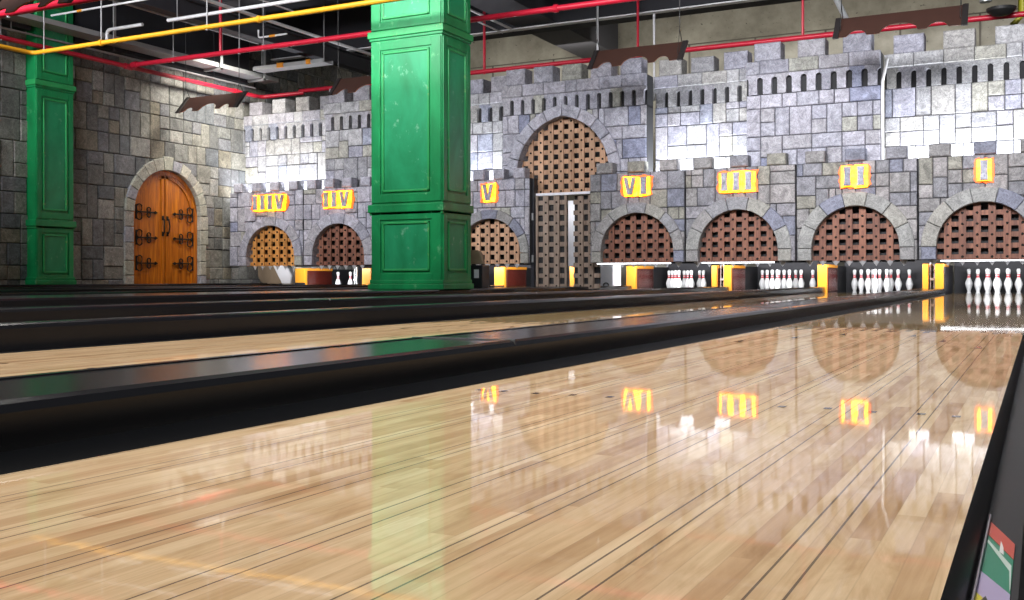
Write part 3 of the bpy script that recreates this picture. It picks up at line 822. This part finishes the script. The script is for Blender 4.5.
MB().box((-7.22,16.9,.05),(-7.07,16.93,.33)).build('backrest', M['maroon'], t, bevel=.01)

# clutter under the far arches
t = thing('tan_machine_cover', (-14.0, 16.3, -.1), 'tan rounded cover under the portcullis of numeral IIIV', 'machine cover')
MB(FAC(16.3)).prism([(13.68,.54),(14.24,.54),(14.23,.30),(14.17,.18),(14.06,.13),(13.62,.13)], -.06, .0, 0, .01).build('cover_shell', M['tan'], t)
MB().box((-14.2,16.38,-.12),(-13.7,16.46,.16)).build('base', M['black'], t)
t = thing('white_machine_cover', (-13.5, 16.2, -.1), 'off-white curved cover right of the tan rounded cover', 'machine cover')
MB(FAC(16.2)).prism([(13.76,.54),(13.52,.54),(13.36,.46),(13.26,.30),(13.28,.12),(13.50,.12),(13.62,.30)], -.10, .02, 0, .02).build('cover_shell', M['white'], t)
MB().box((-13.6,16.22,-.12),(-13.3,16.28,.14)).build('base', M['black'], t)
t = thing('small_kiosk', (-7.04, 12.5, .10), 'small black kiosk with a tan rounded board right beside the big green column', 'kiosk')
MB().box((-7.18,12.5,.10),(-6.90,12.72,.42)).build('kiosk_body', M['darkgrey'], t, bevel=.01)
MB(FAC(12.5)).prism([(6.88,.435),(7.2,.435),(7.2,.63),(6.99,.63),(6.93,.60),(6.90,.54)], -.05, .0, 0, .008).build('tan_board', M['tan'], t)
MB().box((-7.14,12.485,.18),(-7.08,12.502,.32)).build('control_plate', M['white'], t)
MB().box((-7.02,12.485,.24),(-6.95,12.502,.36)).build('control_plate', M['white'], t)

# ------------------------------------------------------------------ green columns
def column(x0, x1, y0, y1, label, panels_u=1, zb=.10, side_only=False):
    t = thing('green_column', ((x0+x1)/2, (y0+y1)/2, zb), label, 'column', 'green panelled columns')
    MB().box((x0,y0,zb),(x1,y1,5.6)).build('shaft', M['green'], t, bevel=.006)
    def ring(z0, z1, d, name, mat, b=.008):
        MB().box((x0-d,y0-d,z0),(x1+d,y1+d,z1)).build(name, mat, t, bevel=b)
    ring(zb, zb+.07, .035, 'plinth', M['green']); ring(zb+.07, zb+.12, .018, 'plinth_moulding', M['green'])
    ring(1.075, 1.175, .035, 'ledge', M['green']); ring(1.04, 1.08, .016, 'ledge_moulding', M['greenworn'])
    ring(3.30, 3.385, .035, 'upper_ledge', M['greenworn']); ring(3.265, 3.305, .016, 'upper_ledge_moulding', M['green'])
    for (z0, z1) in ((.30,.98),(1.30,3.14),(3.50,4.6)):
        for face in ('front','side'):
            if face == 'front': T = lambda u, v, w: (u, y0-w, v); a, b = x0, x1
            else: T = lambda u, v, w: (x1+w, u, v); a, b = y0, y1
            L = b-a
            if L < .3: continue
            m_ = .14*L; 
            fr_ = MB(T); q = .028                     # stiles and rails around a sunk panel
            zA, zB = z0-.10, z1+.10
            fr_.box((a+.012,zA,-.001),(a+m_,zB,.016)); fr_.box((b-m_,zA,-.001),(b-.012,zB,.016))
            fr_.box((a+m_,zA,-.001),(b-m_,z0,.016)); fr_.box((a+m_,z1,-.001),(b-m_,zB,.016))
            pf_ = fr_.build('panel_frame', M['green'], t, bevel=.004)
            ml = MB(T); A, B = a+m_+.03, b-m_-.03; c0, c1 = z0+.03, z1-.03
            for p in (((A,c0),(A+q,c1)), ((B-q,c0),(B,c1)), ((A,c0),(B,c0+q)), ((A,c1-q),(B,c1))):
                ml.box((p[0][0],p[0][1],-.001),(p[1][0],p[1][1],.022))
            ml.build('panel_moulding', M['greenworn'], pf_, bevel=.007)
            MB(T).box((A+q,c0+q,-.001),(B-q,c1-q,.006)).build('panel_field', M['greenpanel'], pf_)
    return t
column(-7.636, -6.576, 10.9, 11.60, 'big green panelled column in the middle of the lanes')
column(-14.32, -14.07, 10.96, 11.67, 'green panelled pilaster against the left stone wall', zb=.15)

# ------------------------------------------------------------------ hanging scalloped boards
def valance(o0, o1, S, ztop, label, tilt=.85):
    t = thing('hanging_scalloped_board', (-(o0+o1)/2, S, ztop), label, 'hanging board', 'scalloped brown boards hung from the ceiling')
    W = o1-o0; H = .30; ztop -= .02; T = lambda u, v, w: (-u, S-w-(v-ztop)*-.0+(ztop-v)*tilt*-1, v)
    def bot(u):
        r = (o1-u)/W
        z = 0
        for c, hw, hh in ((.17,.075,.085),(.50,.15,.13),(.80,.075,.085)):
            if abs(r-c) < hw: z = hh*math.sqrt(max(0, 1-((r-c)/hw)**2))
        return ztop-H+z
    nn = 60; us = [o0+W*i/nn for i in range(nn+1)]
    b_ = MB(T)
    for i in range(nn):
        a, b = us[i], us[i+1]
        b_.add([(a,bot(a),0),(b,bot(b),0),(b,ztop,0),(a,ztop,0)], [(0,1,2,3)])
        b_.add([(a,bot(a),-.03),(b,bot(b),-.03),(b,ztop,-.03),(a,ztop,-.03)], [(0,1,2,3)])
        b_.add([(a,bot(a),0),(b,bot(b),0),(b,bot(b),-.03),(a,bot(a),-.03)], [(0,1,2,3)], 1)
        b_.add([(a,ztop,0),(b,ztop,0),(b,ztop,-.03),(a,ztop,-.03)], [(0,1,2,3)])
    b_.add([(o0,ztop-H,0),(o0,ztop,0),(o0,ztop,-.03),(o0,ztop-H,-.03)], [(0,1,2,3)]); b_.add([(o1,ztop-H,0),(o1,ztop,0),(o1,ztop,-.03),(o1,ztop-H,-.03)], [(0,1,2,3)])
    b_.build('board', [M['brownboard'], M['brownedge']], t)
    for u in (o0, o1):
        e = MB(T); e.box((u-.035,ztop-H-.012,-.035),(u+.035,ztop+.012,.02)); e.build('end_board', M['rack'], t)
    for u in (o0+.05, o1-.05):
        w = MB(); w.tube([(-u,S-.2,ztop-.2),(-u,S-.1,ztop+.16),(-u,S-.1,5.6)], .006, 5); w.tube([(-u,S-.1,ztop+.16),(-u,S,ztop)], .006, 5)
        w.build('hanging_wire', M['wire'], t)
valance(12.50, 13.86, 14.0, 3.56, 'brown scalloped board hanging at the left by the stone wall')
valance(9.05, 10.45, 14.0, 3.60, 'brown scalloped board hanging partly behind the big green column')
valance(4.45, 5.80, 14.0, 3.59, 'brown scalloped board hanging in front of the gate tower')
valance(.83, 2.36, 14.0, 3.66, 'brown scalloped board hanging at the right before the red pipe')
valance(9.55, 10.95, 8.1, 3.62, 'brown scalloped board cut by the top left of the view')

# ------------------------------------------------------------------ ceiling beams, trays, pipes
def xo(o, y, z): return (-o, y, z)
def beam(name, a, b, label, cat, mat): 
    o = MB().box(a, b).build(name, mat); return tag(o, label, cat)
o_ = thing('ceiling_beam', (-8.15, 10, 4.85), 'broad dark concrete beam running towards the gate tower', 'beam', 'ceiling beams')
MB().box((-8.5,0,4.87),(-7.8,20.0,5.6)).build('beam_body', M['beam'], o_, bevel=.01)
MB().box((-8.54,0,4.84),(-7.76,20.0,4.87)).build('bottom_flange', M['beam'], o_)
o_ = thing('ceiling_beam', (-12.45, 10, 4.5), 'narrow dark beam near the left wall', 'beam', 'ceiling beams')
MB().box((-12.56,2,4.5),(-12.34,18.0,4.53)).box((-12.56,2,4.78),(-12.34,18.0,4.81)).box((-12.47,2,4.53),(-12.43,18.0,4.78)).build('beam_body', M['beam'], o_)
MB().box((-12.47,2,4.81),(-12.43,2.05,5.6)).box((-12.47,17.9,4.81),(-12.43,17.95,5.6)).build('drop_rod', M['hanger'], o_)
o_ = thing('ceiling_beam', (-6, 17, 4.79), 'dark cross beam with a pale lower edge above the castle wall', 'beam', 'ceiling beams')
MB().box((-14.28,16.8,4.812),(2.5,17.3,5.6)).build('beam_body', M['ceil'], o_)
MB().box((-14.28,16.76,4.79),(2.5,16.90,4.812)).build('pale_edge_tray', M['conduit'], o_)
for yy in (5.5, 9.6, 13.6):
    o_ = thing('ceiling_beam', (-6, yy, 5.1), {5.5:'nearest',9.6:'middle',13.6:'farthest'}[yy]+' of the three dark high cross beams', 'beam', 'ceiling beams')
    MB().box((-14.28,yy,5.05),(2.5,yy+.35,5.6)).build('beam_body', M['beam'], o_, bevel=.01)

def pipe(name, pts, r, mat, label, cat, hangers=(), hm='hanger', hz=5.6, couplings=(), group=None):
    t = thing(name, pts[0], label, cat, group)
    # round the elbows a little
    P = [Vector(p) for p in pts]; out = [P[0]]
    for i in range(1, len(P)-1):
        a = (P[i-1]-P[i]).normalized()*min(.12, r*3); b = (P[i+1]-P[i]).normalized()*min(.12, r*3)
        for q in (0,.25,.5,.75,1): out.append(P[i]+a*(1-q)**2+b*q*q)
    out.append(P[-1])
    MB().tube(out, r, 12).build('pipe_run', M[mat], t, smooth=True)
    for h in hangers: MB().tube([(h[0],h[1],h[2]),(h[0],h[1],hz)], h[3] if len(h) > 3 else .009, 6).tube([(h[0]-.001,h[1],h[2]-r*1.25),(h[0],h[1],h[2]+r*1.2)], r*.5, 6).build('hanger_rod', M[hm], t)
    for c in couplings:
        c0 = Vector(c[0]); d = Vector(c[1])*.5*c[2]; MB().tube([c0-d, c0+d], r*1.35, 10).build('coupling', M[c[3]], t)
    return t
X = (1,0,0); Y = (0,1,0)
pipe('yellow_pipe', [xo(13.35,3,3.60), xo(13.35,10.35,3.60), xo(2,10.35,3.60)], .034, 'yellowpipe', 'yellow gas pipe crossing in front of the green columns', 'pipe',
     [xo(11.9,10.35,3.6), xo(9.9,10.35,3.6), xo(13.35,9.3,3.6), xo(13.1,10.35,3.6)], couplings=[(xo(9.0,10.35,3.6),X,.06,'yellowpipe'),(xo(11.9,10.35,3.6),X,.05,'yellowpipe'),(xo(12.85,10.35,3.57),X,.18,'orange')][:2])
pipe('red_pipe', [xo(14.0,3,3.90), xo(14.0,16.15,3.90), xo(13.2,16.5,3.98)], .04, 'redpipe', 'red sprinkler pipe running along the top of the left wall', 'pipe',
     [xo(14.0,10.3,3.9)], couplings=[(xo(14.0,12.75,3.9),Y,.16,'redpipe'),(xo(14.0,15.4,3.9),Y,.10,'redpipe')])
pipe('red_pipe', [xo(13.98,12.8,3.93), xo(1.5,12.8,3.93)], .042, 'redpipe', 'red sprinkler pipe crossing behind the big column top', 'pipe',
     [xo(11.55,12.8,3.93,), xo(11.05,12.8,3.93), xo(13.0,12.8,3.93)], couplings=[(xo(13.9,12.8,3.93),X,.12,'redpipe'),(xo(5.9,12.8,3.93),X,.06,'redpipe')])
pipe('red_pipe', [xo(13.3,16.5,4.02), xo(-1.5,16.5,4.02)], .042, 'redpipe', 'red sprinkler pipe running above the castle battlements', 'pipe',
     [xo(9.05,16.5,4.02,.032), xo(5.75,16.5,4.02,.03), xo(2.9,16.5,4.02,.03)] if False else [(-9.05,16.5,4.02,.028),(-6.08,16.5,4.02,.022),(-3.33,16.5,4.02,.022)], hm='redpipe')
pipe('red_pipe', [xo(13.5,8.5,3.55), xo(3,8.5,3.55)], .05, 'redpipe', 'red pipe cut by the top left corner of the view', 'pipe', [xo(11.4,8.5,3.55)], group=None)
pipe('red_branch_pipe', [xo(11.95,12.8,3.97), xo(11.95,12.8,5.6)], .026, 'redpipe', 'short upright red branch above the crossing red pipe', 'pipe')
# conduits along the lanes
for o, z, y0, y1, r, d in ((11.07,4.4,5,16.7,.028,'pale square-looking conduit running diagonally to the big column'),(12.9,4.6,5,14.8,.020,'thin grey conduit running back near the left wall'),
        (10.6,4.5,5,13.2,.014,'thin grey conduit beside the pale diagonal one'),
        (8.6,4.79,3,16.7,.022,'white conduit along the left edge of the broad beam'),(8.78,4.74,3,16.7,.014,'thin white conduit left of the broad beam'),(14.03,4.06,3,16,.018,'grey conduit on the left wall above the red pipe')):
    pipe('conduit', [xo(o,y0,z), xo(o,y1,z)], r, 'conduit' if o not in (12.9,14.03) else 'hanger', d, 'conduit', [xo(o,(y0+y1)/2+1,z)], group='ceiling conduits')
pipe('conduit', [xo(13.55,11.9,4.10), xo(13.55,11.9,4.3), xo(12.75,11.9,4.3)], .028, 'conduit', 'white conduit bending down onto the cable tray', 'conduit', group='ceiling conduits')
pipe('conduit', [xo(12.2,11.9,4.3), xo(9.0,11.9,4.3)], .028, 'conduit', 'white conduit crossing above the yellow pipe', 'conduit', [xo(12.0,11.9,4.3)], group='ceiling conduits')
pipe('conduit', [xo(14.0,11.2,4.43), xo(11.3,11.2,4.43)], .016, 'conduit', 'thin conduit with an orange clip at upper left', 'conduit', couplings=[(xo(13.35,11.2,4.43),X,.10,'orange')], group='ceiling conduits')
pipe('conduit', [xo(10.9,13.2,4.22), xo(11.5,13.2,4.22), xo(11.5,13.2,4.35)], .016, 'conduit', 'short conduit with orange sleeve near the big column', 'conduit', couplings=[(xo(11.2,13.2,4.22),X,.12,'orange')], group='ceiling conduits')
t = thing('wall_top_band', (-14.15, 9.5, 4.12), 'long black band added along the top of the left stone wall', 'dark band')  # added dark band that blackens the wall above the tray
MB().box((-14.255,3,4.14),(-14.09,10.9,5.2)).box((-14.255,11.72,4.14),(-14.09,15.9,5.2)).build('band_body', M['ceil'], t)
for yy in (4.2,6.6,9.0,12.5,14.9): MB().box((-14.256,yy,4.12),(-14.08,yy+.03,5.2)).build('band_rib', M['beam'], t)
# cable trays
def tray(pts_a, pts_b, label, rungs=20):
    pass
t = thing('cable_tray', (-13.85, 9, 4.2), 'galvanised cable tray along the upper left wall', 'cable tray', 'cable trays')
MB().box((-14.05,4,4.20),(-13.68,16.3,4.21)).box((-14.05,4,4.21),(-14.04,16.3,4.28)).box((-13.69,4,4.21),(-13.68,16.3,4.28)).build('tray_channel', M['galv'], t)
for yy in (9.2, 12.1, 14.6, 15.8):
    MB().box((-14.05,yy,4.15),(-13.62,yy+.05,4.19)).box((-13.64,yy,4.15),(-13.62,yy+.05,5.59)).build('tray_bracket', M['galv'], t)
t = thing('cable_tray', (-12.9, 15.4, 4.3), 'short galvanised tray with orange tape above the left battlement', 'cable tray', 'cable trays')
MB().box((-13.6,15.45,4.28),(-11.9,15.75,4.29)).box((-13.6,15.45,4.29),(-11.9,15.46,4.35)).box((-13.6,15.74,4.29),(-11.9,15.75,4.35)).build('tray_channel', M['galv'], t)
MB().box((-13.0,15.43,4.275),(-12.85,15.47,4.36)).box((-12.3,15.43,4.275),(-12.2,15.47,4.36)).build('orange_tape', M['orange'], t)
MB().tube([(-13.5,15.6,4.3),(-13.5,15.6,5.6)], .012, 6).build('drop_rod', M['hanger'], t); MB().tube([(-12.0,15.6,4.3),(-12.0,15.6,5.6)], .012, 6).build('drop_rod', M['hanger'], t)
# upright pipes and rods behind the battlement
for o, y, z0, r, m_, d in ((12.55,17.8,3.4,.018,'conduit','left of three thin rods above the left battlement'),(12.2,17.8,3.4,.018,'conduit','middle of three thin rods above the left battlement'),(12.0,17.8,3.4,.018,'conduit','right of three thin rods above the left battlement'),
        (6.9,16.7,3.3,.02,'conduit','thin pale rod behind the gate tower battlement'),(5.93,16.9,3.3,.02,'conduit','thin pale rod beside the red dropper right of the gate tower'),
        (.72,16.7,4.3,.085,'galv','thick grey pipe stub hanging at the upper right')):
    b_ = MB().tube([xo(o,y,z0),xo(o,y,5.6)], r, 12); q = b_.build('upright_pipe', M[m_], smooth=True); tag(q, d, 'pipe', 'upright pipes')
q = MB().tube([xo(.42,17.0,3.2),xo(.42,17.0,3.85),xo(.36,17.0,4.0),xo(.26,17.0,4.1),xo(.24,17.0,5.6)], .045, 12).build('olive_pipe', M['olivepipe'], smooth=True); tag(q, 'olive yellow upright pipe at the upper right', 'pipe')
q = MB().lathe([(.02,.0),(.12,.02),(.19,.07),(.20,.11),(.05,.14)], (-.50,16.3,3.98)).build('black_dome_fixture', M['wire'], smooth=True); tag(q, 'black dome fixture on the red pipe at upper right', 'fixture')
q = MB().tube([xo(2.35,14.6,3.75),xo(2.62,14.9,4.3)], .04, 10).build('grey_pipe_stub', M['galv'], smooth=True); tag(q, 'slanting grey pipe stub at the corner of the right hanging board', 'pipe')

# ------------------------------------------------------------------ lights
def area(name, loc, target, sx, sy, W, col=(1,1,1), spread=180):
    L = bpy.data.lights.new(name, 'AREA'); L.shape = 'RECTANGLE'; L.size = sx; L.size_y = sy; L.energy = W; L.color = col
    L.spread = math.radians(spread)
    o = bpy.data.objects.new(name, L); COL.objects.link(o); o.location = loc
    o.rotation_euler = (Vector(target)-Vector(loc)).to_track_quat('-Z', 'Y').to_euler()
    return o
for x, y, w in ((-1.5,1.5,60),(-6,1.5,60),(-11,1.5,26),(-2,5.8,90),(-6.5,5.8,60),(-11,5.8,30)):
    area('ceiling_lamp', (x,y,4.7), (x,y,0), 1.6, .5, w*1.75, (1,.96,.90), 130)
# unseen lights added well before the facade to light its front
for x, w in ((0,260),(-3.5,260),(-8,220),(-12,200)):
    area('facade_fill', (x,6.8,4.75), (x-.3,15.4,2.1), 3.2, 1.1, w*0.60, (.97,.97,1), 75)
area('corner_lamp', (-12.9,14.4,4.4), (-14.3,15.2,2.2), .6, .3, 58, (1,.95,.84), 120)
# up-lights on the ledge behind the lower battlement
for a, b, w in ((12.0,14.1,62),(8.25,9.6,50),(4.1,5.5,64),(-.3,1.95,90)):
    c = (a+b)/2
    t = thing('ledge_uplight', (-c, 15.72, 1.62), 'white uplight trough behind the battlement at '+{13.05:'the left corner',8.925:'the gate tower left side',4.8:'the gate tower right side'}.get(round(c,3),'the right end'), 'light', 'uplights behind the battlement')
    MB().box((-b,15.62,1.55),(-a,15.85,1.58)).box((-b,15.62,1.58),(-a,15.64,1.64)).build('trough', M['conduit'], t)
    area('ledge_uplight_lamp', (-c,15.72,1.66), (-c,15.90,2.4), b-a, .1, w, (.92,.96,1))
# lamps inside the pit units
for k in (1,2,3,4,5,6,8):
    area('pin_lamp', (-LC[k], 16.98, .57), (-LC[k], 18.7, .15), 1.2, .06, 50, (.97,.98,1))
area('wall_back_fill', (-6, 18.4, 4.6), (-6,20.3,4.2), 12, .3, 120, (1,.95,.85))  # added unseen light for the concrete wall behind the castle
area('gate_gap_fill', (-7.4, 16.05, 1.6), (-7.4,16.6,.9), .8, .1, 5)  # added unseen light on the white panel behind the gate gap
area('cover_fill', (-13.5, 15.7, .46), (-13.6,16.3,.3), 1.0, .06, 3)  # added unseen light to brighten the machine covers
area('cabinet_fill', (-6.8, 16.2, .46), (-6.8,17.0,.3), .6, .06, 1)  # added unseen light to brighten the white cabinet
w = bpy.data.worlds.new('world'); sc.world = w; w.use_nodes = True
bg = w.node_tree.nodes['Background']; bg.inputs[0].default_value = (.8,.88,1,1); bg.inputs[1].default_value = .12

vs = sc.view_settings
vs.view_transform = 'Standard'; vs.look = 'None'; vs.gamma = 1; vs.exposure = 0.0; vs.use_curve_mapping = False
sc.cycles.use_denoising = True
sc.cycles.max_bounces = 6
